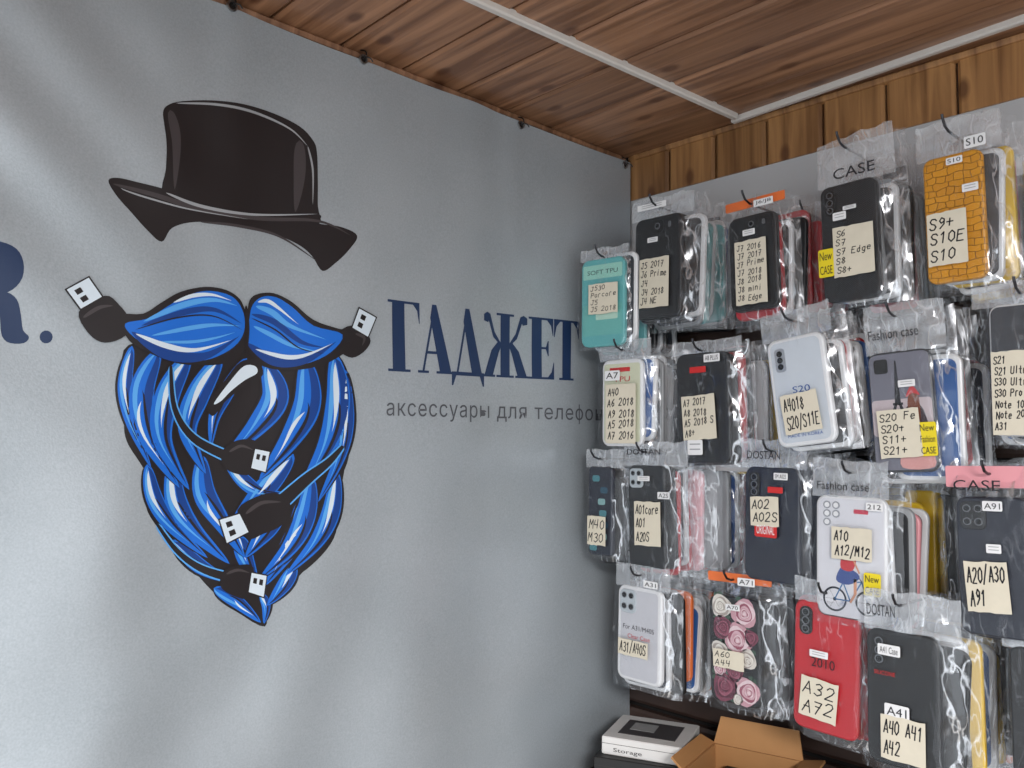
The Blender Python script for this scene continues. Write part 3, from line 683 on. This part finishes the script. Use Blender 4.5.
def art_s20(mb,W,Hh,z,r):
    plate(mb,W*.86,Hh*.93,.008,z,z+.0003,.0001,prnt('pearl',(200,206,214),.25))
    plate(mb,W*.18,Hh*.22,.004,z+.0003,z+.0012,.0003,prnt('lgrey',(150,154,162)),-W*.27,Hh*.3)
    for k in (.36,.3,.24): disc(mb,-W*.27,Hh*k,W*.05,z+.001,z+.0018,m_lens)
    ptext(mb,'S20',-W*.12,-Hh*.02,W*.3,Hh*.06,z+.0006,prnt('bluetxt',(40,80,150)))
    ptext(mb,'MADE IN KOREA',-W*.3,-Hh*.42,W*.6,Hh*.03,z+.0006,prnt('bluetxt',(40,80,150)))
def art_eiffel(mb,W,Hh,z,r):
    sk=prnt('dusk',(112,112,124)); plate(mb,W*.94,Hh*.96,.007,z,z+.0002,.00005,sk)
    plate(mb,W*.94,Hh*.3,.004,z+.0002,z+.00025,.00002,prnt('dusk2',(190,176,180)),0,-Hh*.05)
    d=prnt('tower',(30,30,36)); z+=.0004
    tx=-W*.05; ty=Hh*.42
    for p in [[(tx-.0008,ty),(tx+.0008,ty),(tx+W*.05,Hh*.05),(tx-W*.05,Hh*.05)],[(tx-W*.05,Hh*.06),(tx-W*.01,Hh*.06),(tx-W*.10,-Hh*.12),(tx-W*.2,-Hh*.12)],[(tx+W*.05,Hh*.06),(tx+W*.01,Hh*.06),(tx+W*.10,-Hh*.12),(tx+W*.2,-Hh*.12)],[(tx-W*.08,Hh*.07),(tx-W*.08,Hh*.05),(tx+W*.08,Hh*.05),(tx+W*.08,Hh*.07)]]:
        mb.face([(a,b,z) for a,b in p],d)
    def bl(pts,c,dz=.0002): mb.face([(a*W,b*Hh,z+dz) for a,b in smooth(pts,4)],c)
    bl([(-.02,-.28),(.4,-.28),(.36,-.04),(.26,.05),(.12,.05),(.02,-.05)],prnt('coat',(60,44,52)))
    bl([(.1,.02),(.12,.12),(.19,.15),(.27,.12),(.29,.0),(.26,-.12),(.14,-.12)],prnt('hair',(120,66,44)),.0004)
    bl([(.08,.11),(.18,.2),(.3,.12),(.19,.14)],prnt('hat',(196,60,64)),.0006)
    bl([(-.05,-.46),(.44,-.46),(.40,-.3),(.34,-.24),(.06,-.24),(-.02,-.3)],prnt('skirt',(206,150,146)),.0005)
    plate(mb,W*.22,Hh*.12,.003,z,z+.001,.0003,m_hole,-W*.28,Hh*.38)
def art_bike(mb,W,Hh,z,r):
    plate(mb,W*.92,Hh*.95,.009,z,z+.0003,.0001,prnt('whitecase',(212,212,218),.3)); z+=.0005
    for a,b in ((-.33,.42),(-.33,.35),(-.33,.28),(-.2,.42),(-.2,.35)):
        disc(mb,a*W,b*Hh,W*.055,z-.0003,z+.0006,prnt('lgrey2',(148,150,156))); disc(mb,a*W,b*Hh,W*.035,z+.0005,z+.001,m_white)
    plate(mb,W*.2,Hh*.035,.001,z,z+.0003,.00005,prnt('rose',(190,60,80)),W*.15,Hh*.38)
    k=prnt('ink',(30,34,48)); rd=prnt('bikeblue',(60,110,160))
    def ringp(cx,cy,ro,ri,c):
        n=24
        for i in range(n):
            a=2*math.pi*i/n;b=2*math.pi*(i+1)/n
            mb.face([(cx+ro*math.cos(a),cy+ro*math.sin(a),z),(cx+ro*math.cos(b),cy+ro*math.sin(b),z),(cx+ri*math.cos(b),cy+ri*math.sin(b),z),(cx+ri*math.cos(a),cy+ri*math.sin(a),z)],c)
    def ln(p,q,t,c,dz=.0001):
        p=Vector(p);q=Vector(q);d=(q-p).normalized();nn=Vector((-d.y,d.x))*t
        mb.face([(*(p-nn),z+dz),(*(q-nn),z+dz),(*(q+nn),z+dz),(*(p+nn),z+dz)],c)
    y0=-Hh*.34; R_=W*.17; A=(-W*.22,y0);B=(W*.24,y0)
    for c in (A,B):
        ringp(*c,R_,R_*.84,k); ringp(*c,R_*.15,0.0001,k)
        for i in range(6): ln(c,(c[0]+R_*.88*math.cos(i*1.05),c[1]+R_*.88*math.sin(i*1.05)),.00012,k)
    S=(-W*.1,y0+W*.24);Hd=(W*.16,y0+W*.28);Pd=(0,y0)
    for p,q in ((A,S),(A,Pd),(Pd,S),(S,Hd),(Pd,Hd),(Hd,B)): ln(p,q,.0007,rd)
    ln(Hd,(W*.1,y0+W*.36),.0005,k); ln((-W*.16,S[1]+.001),(-W*.04,S[1]+.001),.001,k)
    def bl(pts,c,dz=.0003): mb.face([(a*W*1.1,y0+b*W*1.1,z+dz) for a,b in smooth(pts,4)],c)
    bl([(-.18,.24),(-.02,.2),(.12,.3),(.05,.38),(-.1,.42)],prnt('shorts',(60,80,140)))
    bl([(-.12,.4),(.03,.38),(.08,.56),(.0,.64),(-.09,.6)],prnt('top',(190,50,56)),.0004)
    sk=prnt('skin',(206,150,120))
    ln((.07*W,y0+.31*W),(.07*W,y0+.1*W),.0017,sk,.0003); ln((.07*W,y0+.1*W),(0,y0-.02*W),.0013,sk,.0003)
    ln((.03*W,y0+.6*W),(.13*W,y0+.39*W),.0009,sk,.0005)
    bl([(-.04,.62),(-.02,.76),(.06,.78),(.1,.7),(.05,.62)],sk,.0004)
    bl([(-.11,.5),(-.12,.7),(-.03,.86),(.08,.84),(.04,.74),(-.03,.7),(-.02,.55)],prnt('brownhair',(84,44,32)),.0006)
def art_roses(mb,W,Hh,z,r):
    c1=[prnt('r1',(196,150,160)),prnt('r2',(222,200,204)),prnt('r3',(150,80,98)),prnt('r4',(206,170,178))]
    c2=[prnt('w1',(214,208,200)),prnt('w2',(166,156,148)),prnt('w3',(226,222,214))]
    c3=[prnt('m1',(120,56,76)),prnt('m2',(86,38,54)),prnt('m3',(146,80,98))]
    g=prnt('leafgreen',(60,84,70))
    for x,y,rr,c in [(-.24,.40,.2,c2),(.2,.36,.24,c1),(-.22,.2,.2,c3),(.08,.12,.26,c1),(.32,.14,.14,c3),(-.3,-.02,.16,c2),(.25,-.06,.17,c2),(-.2,-.36,.24,c3),(.22,-.36,.24,c1),(.0,-.2,.16,c3),(-.3,-.2,.12,c1),(.05,-.44,.1,c2)]:
        for a in range(3):
            t=r.uniform(0,6.3); px_,py_=x*W+rr*W*1.05*math.cos(t),y*Hh+rr*W*1.05*math.sin(t)
            if abs(px_)<W*.42: mb.face([(px_+W*.05*math.cos(t+i*1.2)*(1+.5*(i%2)),py_+W*.05*math.sin(t+i*1.2),z+.0001) for i in range(5)],g)
        rose(mb,x*W,y*Hh,rr*W,z+.0002,c,r)
def art_tealprint(mb,W,Hh,z,r):
    for k in range(7):
        plate(mb,W*.3,Hh*.07,.003,z,z+.0002,.00005,prnt('tp%d'%(k%3),[(70,130,140),(130,170,170),(40,80,100)][k%3]),r.uniform(-.28,.28)*W,(-.42+.13*k)*Hh)
def art_clear(mb,W,Hh,z,r):
    plate(mb,W*.84,Hh*.92,.006,z,z+.0004,.0001,prnt('milk',(196,196,202),.3))
    ptext(mb,'For A31/M40S',-W*.36,Hh*.04,W*.7,Hh*.05,z+.0007,prnt('dktxt',(40,30,40))); ptext(mb,'Clear Case',-W*.25,-Hh*.05,W*.5,Hh*.045,z+.0007,m_redp)
def art_border(mb,W,Hh,z,r):
    plate(mb,W*.86,Hh*.93,.008,z-.0006,z+.0001,.0003,prnt('matte',(20,21,24),.55))

TB=m_pen; TW=m_white
B=bundle
# row 1
B(.175,(583,258,622,346),(580,250,628,350),'T','WCTWKGWKWT',art_fn=art_teal,labels=[((592,284,618,314),['J530','Porcore','J5','J5 2018'],0)],sp=.014,yaw=8)
B(.15,(634,216,681,318),(627,200,697,327),'K','KWWGTWTWC',tilt=-1,mod='ctr',art_fn=art_border,labels=[((642,259,671,308),['J5 2017','J6 Prime','J4','J4 2018','J4 NEO'],0)],marks=[((640,204,668,210),m_white,None,None),((650,238,660,243),m_white,None,None)],fan=.02)
B(.15,(729,214,777,310),(722,196,792,326),'K','RWKRKWCKR',tilt=1.5,mod='ctr',art_fn=art_border,labels=[((738,241,769,305),['J7 2016','J7 2017','J7 Prime','J7 2018','J8 2018','J8 mini','J8 Edge'],0)],marks=[((756,199,775,206),m_white,'J6/J8',TB),((745,230,757,236),m_white,None,None)],hdr='orange',hband=.012,fan=.02)
B(.16,(821,181,878,300),(815,138,902,308),'K','GWCKWGCGW',tilt=1.5,smat=M_WEAVE,mod='tall',labels=[((836,226,876,276),['S6','S7','S7 Edge','S8','S8+'],0)],marks=[((834,166,878,179),None,'CASE',TB),((821,250,836,278),m_yel,'New|CASE',TB),((835,213,848,221),m_white,None,None),((845,206,858,210),m_white,None,None)],fan=.02)
B(.165,(924,153,984,281),(914,122,1010,290),'Y','WYWCYKYWY',tilt=1,smat=M_CROC,mod='none',labels=[((930,213,969,266),['S9+','S10E','S10'],0)],marks=[((966,136,987,148),m_white,'S10',TB),((948,158,964,165),m_white,'S10',TB),((964,184,980,192),m_white,None,None)],fan=.025)
B(.15,(1030,165,1085,290),(1014,150,1100,300),'G','WKGWCKW',mod='sq')
# row 2
B(.165,(603,359,641,446),(598,343,652,452),'W','WGWKWGWGK',art_fn=art_cream,labels=[((609,385,637,444),['A40','A6 2018','A9 2018','A5 2018','A7 2016'],0)],marks=[((608,371,622,381),m_white,'A7',TB)],sp=.0125,yaw=5,fan=.02)
B(.15,(676,352,729,463),(670,343,747,467),'K','KRKPWKYRK',tilt=1,mod='none',art_fn=art_border,labels=[((685,396,718,440),['A7 2017','A8 2018','A5 2018 S','A8+'],3)],marks=[((706,354,722,362),m_white,'A8 PLUS',TB),((690,440,705,455),m_white,None,None),((692,367,708,373),m_redp,None,None)],fan=.02)
B(.17,(771,335,829,445),(763,310,843,452),'W','WRWGWBWKW',tilt=7,art_fn=art_s20,labels=[((785,393,822,433),['A4018','S20/S11E'],3)],fan=.02)
B(.16,(870,350,934,472),(864,306,955,478),'D','WWKWGWWPW',tilt=3,art_fn=art_eiffel,labels=[((881,410,923,458),['S20 Fe','S20+','S11+','S21+'],2)],marks=[((868,329,922,341),None,'Fashion case',TB),((921,422,939,456),m_yel,'New|Fashion|CASE',TB),((900,380,917,387),m_white,None,None)],fan=.025)
B(.17,(989,302,1058,436),(968,283,1075,445),'D','GWWGKWGWW',mod='none',tray=True,labels=[((994,352,1036,436),['S21','S21 Ultra','S30 Ultra','S30 Pro','Note 10','Note 20','A31'],0)])
# row 3
B(.165,(588,466,612,555),(584,452,625,560),'N','KDGWKBG',art_fn=art_tealprint,labels=[((590,516,608,545),['M40','M30'],0)],sp=.015)
B(.16,(628,465,665,568),(621,445,692,576),'K','KRWRPWRWG',tilt=1,mod='sqw',labels=[((637,502,663,546),['A01core','A01','A20S'],0)],marks=[((628,449,664,456),None,'DOSTAN',TB),((640,476,652,481),m_white,None,None),((660,492,672,499),m_white,'A2S',TB)],droop=.016,fan=.024)
B(.155,(744,467,799,582),(737,443,810,588),'N','NKDKBKKDN',tilt=-1,mod='tall',labels=[((753,497,781,526),['A02','A02S'],2)],marks=[((757,522,779,537),m_redp,'ORIGINAL',TW),((776,473,790,480),m_white,'SM A02S',TB),((770,487,785,493),m_redp,None,None),((748,451,784,461),None,'DOSTAN',TB)],fan=.02)
B(.165,(815,496,886,621),(808,464,893,625),'W','WGPWYWKYK',tilt=-1,art_fn=art_bike,labels=[((834,528,874,560),['A10','A12/M12'],0)],marks=[((817,482,873,492),None,'Fashion case',TB),((866,573,883,596),m_yel,'New|CASE',TB),((868,503,885,511),m_white,'212',TB)],sp=.013,fan=.022)
B(.17,(957,497,1031,637),(942,464,1045,642),'N','NKWKDKDWK',tilt=1,mod='sq',labels=[((968,562,1011,612),['A20/A30','A91'],3)],marks=[((953,480,1004,493),None,'CASE',TB),((984,501,1004,511),m_white,'A91',TB),((988,544,1003,553),m_white,None,None)],hdr='pink',hband=.022)
# row 4
B(.165,(617,587,661,683),(612,568,672,690),'W','WKWOWGKWK',tilt=-1,mod='sqw',art_fn=art_clear,labels=[((621,640,650,656),['A31/A40S'],0)],droop=.022,marks=[((646,581,660,588),m_white,'A31',TB)],fan=.022)
B(.155,(709,597,760,704),(704,572,778,712),'K','KDKNKKDKW',tilt=1,art_fn=art_roses,labels=[((716,650,746,668),['A60','A44'],0)],hdr='orange',hband=.012,marks=[((740,578,757,586),m_white,'A71',TB),((728,604,742,610),m_white,'A70',TB)],fan=.022)
B(.165,(793,603,858,734),(789,584,872,740),'R','RRKRKDRKR',mod='tall',labels=[((803,679,839,719),['A32','A72'],-4)],marks=[((812,650,830,657),m_white,None,None),((813,658,838,670),None,'2010',TB)],tilt=-2)
B(.18,(866,632,939,769),(860,596,968,775),'K','KWDYKYWYK',mod='tall',tilt=-.5,art_fn=art_border,labels=[((884,718,927,762),['A40 A41','A42'],0)],marks=[((868,604,898,618),None,'DOSTAN',TB),((887,704,911,718),m_white,'A41',TB),((880,644,902,655),m_white,'A41 Case',TB),((876,670,898,675),None,'SILICONE',m_redp)],fan=.024)
B(.16,(1010,650,1075,790),(1000,635,1090,800),'K','KOWKYKW',mod='none',labels=[])
# packs hanging further back, on short pegs between the front bundles
B(.085,(690,470,728,568),(684,452,742,578),'G','WRPWK',mod='sqw',fan=.02)
B(.085,(905,490,936,606),(898,470,946,612),'Y','YKYWK',mod='none',fan=.02)
B(.085,(655,592,692,688),(650,576,704,696),'D','KOWKW',mod='tall',fan=.02)
B(.085,(764,600,790,706),(760,580,800,712),'K','DKKDK',mod='tall',fan=.01)
B(.085,(962,650,995,765),(956,630,1004,775),'Y','YKYOK',mod='none',fan=.02)
B(.085,(795,222,822,312),(790,206,832,322),'R','RWKRW',mod='none',fan=.02)

# ---------------------------------------------------------------- shelf and boxes below
SZ=1.266
mb=MB(); mb.box((-.135,-.9,SZ-.009),(.24,1.76,.018),mat('shelf_board',(70,52,42),.5,scale=20)); 
for y in (-.3,-1.5): mb.box((-.1,y,SZ-.06),(.18,.012,.085),m_peg)
mb.obj('wall_shelf')
def carton(name,c,sz,rot,m,decos=()):
    M=Matrix.Translation(Vector(c))@Matrix.Rotation(rot,4,'Z'); mb=MB()
    x,y,z=sz; b_=.0012
    def rg(i,zz_): return [(p[0],p[1],zz_) for p in rrect(x-2*i,y-2*i,.002,2)]
    mb.loft([rg(b_,0),rg(0,b_),rg(0,z-b_),rg(b_,z)],m)
    mb.loft([rg(-.0004,z*.62),rg(-.0004,z*.62+.0006)],mat('seam_dark',(60,58,56),.6),False,False)
    for d in decos: d(mb,x,y,z)
    return mb.obj(name,M=M)
m_cw=mat('white_card_box',(216,214,212),.5); m_ck=mat('black_card_box',(28,27,28),.5)
def dark_top(mb,x,y,z): mb.box((0,0,z+.0003),(x*.6,y*.7,.0006),mat('print_photo',(66,64,66),.4)); mb.box((x*.05,y*.1,z+.0008),(x*.3,y*.3,.0004),mat('print_photo2',(150,150,150),.4))
def side_txt(m_,s,hh=.4):
    def f(mb,x,y,z):
        vs,fs,_=text_geo(s)
        mb.mesh([(-x/2-.0006,y*.35-u*y*.35,z*.15+v*z*hh) for u,v in vs],fs,m_)
    return f
rot=math.radians(23)
z=SZ
carton('accessory_box',(-.130,-.138,z),(.13,.12,.032),rot*.8,m_ck,[side_txt(m_yel,'USB 3.0')]); z+=.0323
carton('accessory_box',(-.126,-.134,z),(.125,.118,.030),rot*1.1,m_ck,[side_txt(m_yel,'HUB')]); z+=.0303
carton('accessory_box',(-.122,-.141,z),(.105,.115,.024),rot,m_cw,[dark_top,side_txt(m_pen,'Storage',.28)])
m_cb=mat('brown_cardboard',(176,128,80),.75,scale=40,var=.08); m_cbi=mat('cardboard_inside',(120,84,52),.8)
def open_box(c,sz,rot):
    M=Matrix.Translation(Vector(c))@Matrix.Rotation(rot,4,'Z'); x,y,z=sz; t=.003; mb=MB()
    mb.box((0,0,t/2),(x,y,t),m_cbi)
    for s in (-1,1):
        mb.box((s*(x/2-t/2),0,z/2),(t,y,z),m_cb); mb.box((0,s*(y/2-t/2),z/2),(x-2*t,t,z),m_cb)
    def flap(ax,s,ang,l):
        a=math.radians(ang)
        if ax=='x':
            p0=Vector((s*x/2,-y/2,z));p1=Vector((s*x/2,y/2,z)); d=Vector((s*math.sin(a),0,math.cos(a)))*l
        else:
            p0=Vector((-x/2,s*y/2,z));p1=Vector((x/2,s*y/2,z)); d=Vector((0,s*math.sin(a),math.cos(a)))*l
        e_=(p1-p0)*.06; nrm=(p1-p0).cross(d).normalized()*.0015
        mb.loft([[p0-nrm,p1-nrm,p1-e_+d-nrm,p0+e_+d-nrm],[p0+nrm,p1+nrm,p1-e_+d+nrm,p0+e_+d+nrm]],m_cb)
    flap('x',-1,110,x*.42); flap('x',1,15,x*.3); flap('y',-1,75,.03); flap('y',1,60,.02)
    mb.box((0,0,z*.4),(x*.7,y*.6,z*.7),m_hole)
    return mb.obj('open_cardboard_box',M=M)
open_box((-.125,-.290,SZ),(.12,.12,.080),math.radians(14))
carton('charger_box',(-.13,-.455,SZ),(.14,.10,.085),.1,m_ck)
carton('charger_box',(-.13,-.60,SZ),(.14,.12,.06),-.1,m_ck)

# ---------------------------------------------------------------- lighting
mb=MB(); mb.box((-1.75,-1.9,H-.03),(.6,.6,.03),m_trim); lp=mb.obj('added_lamp_housing')  # made-up fixture out of view, built only to house the added lamp
mb=MB(); mb.box((0,0,0),(.56,.56,.004),mat('lamp_cover_white',(240,240,240),.5)); dif=mb.obj('added_lamp_cover',lp,Matrix.Translation((-1.75,-1.9,H-.047)))
def area(name,loc,rot,sx,sy,e,c):
    l=bpy.data.lights.new(name,'AREA'); l.shape='RECTANGLE'; l.size=sx;l.size_y=sy;l.energy=e;l.color=c
    o=bpy.data.objects.new(name,l); o.location=loc; o.rotation_euler=rot; scene.collection.objects.link(o); return o
area('added_area_lamp',(-1.75,-1.9,H-.052),(0,0,0),.55,.55,105,(1,.99,.98))  # added area lamp behind the camera, brightens banner and cases
w=bpy.data.worlds.new('world'); scene.world=w; w.use_nodes=True
bg=w.node_tree.nodes['Background']; bg.inputs[0].default_value=(.91,.96,1,1); bg.inputs[1].default_value=1.85
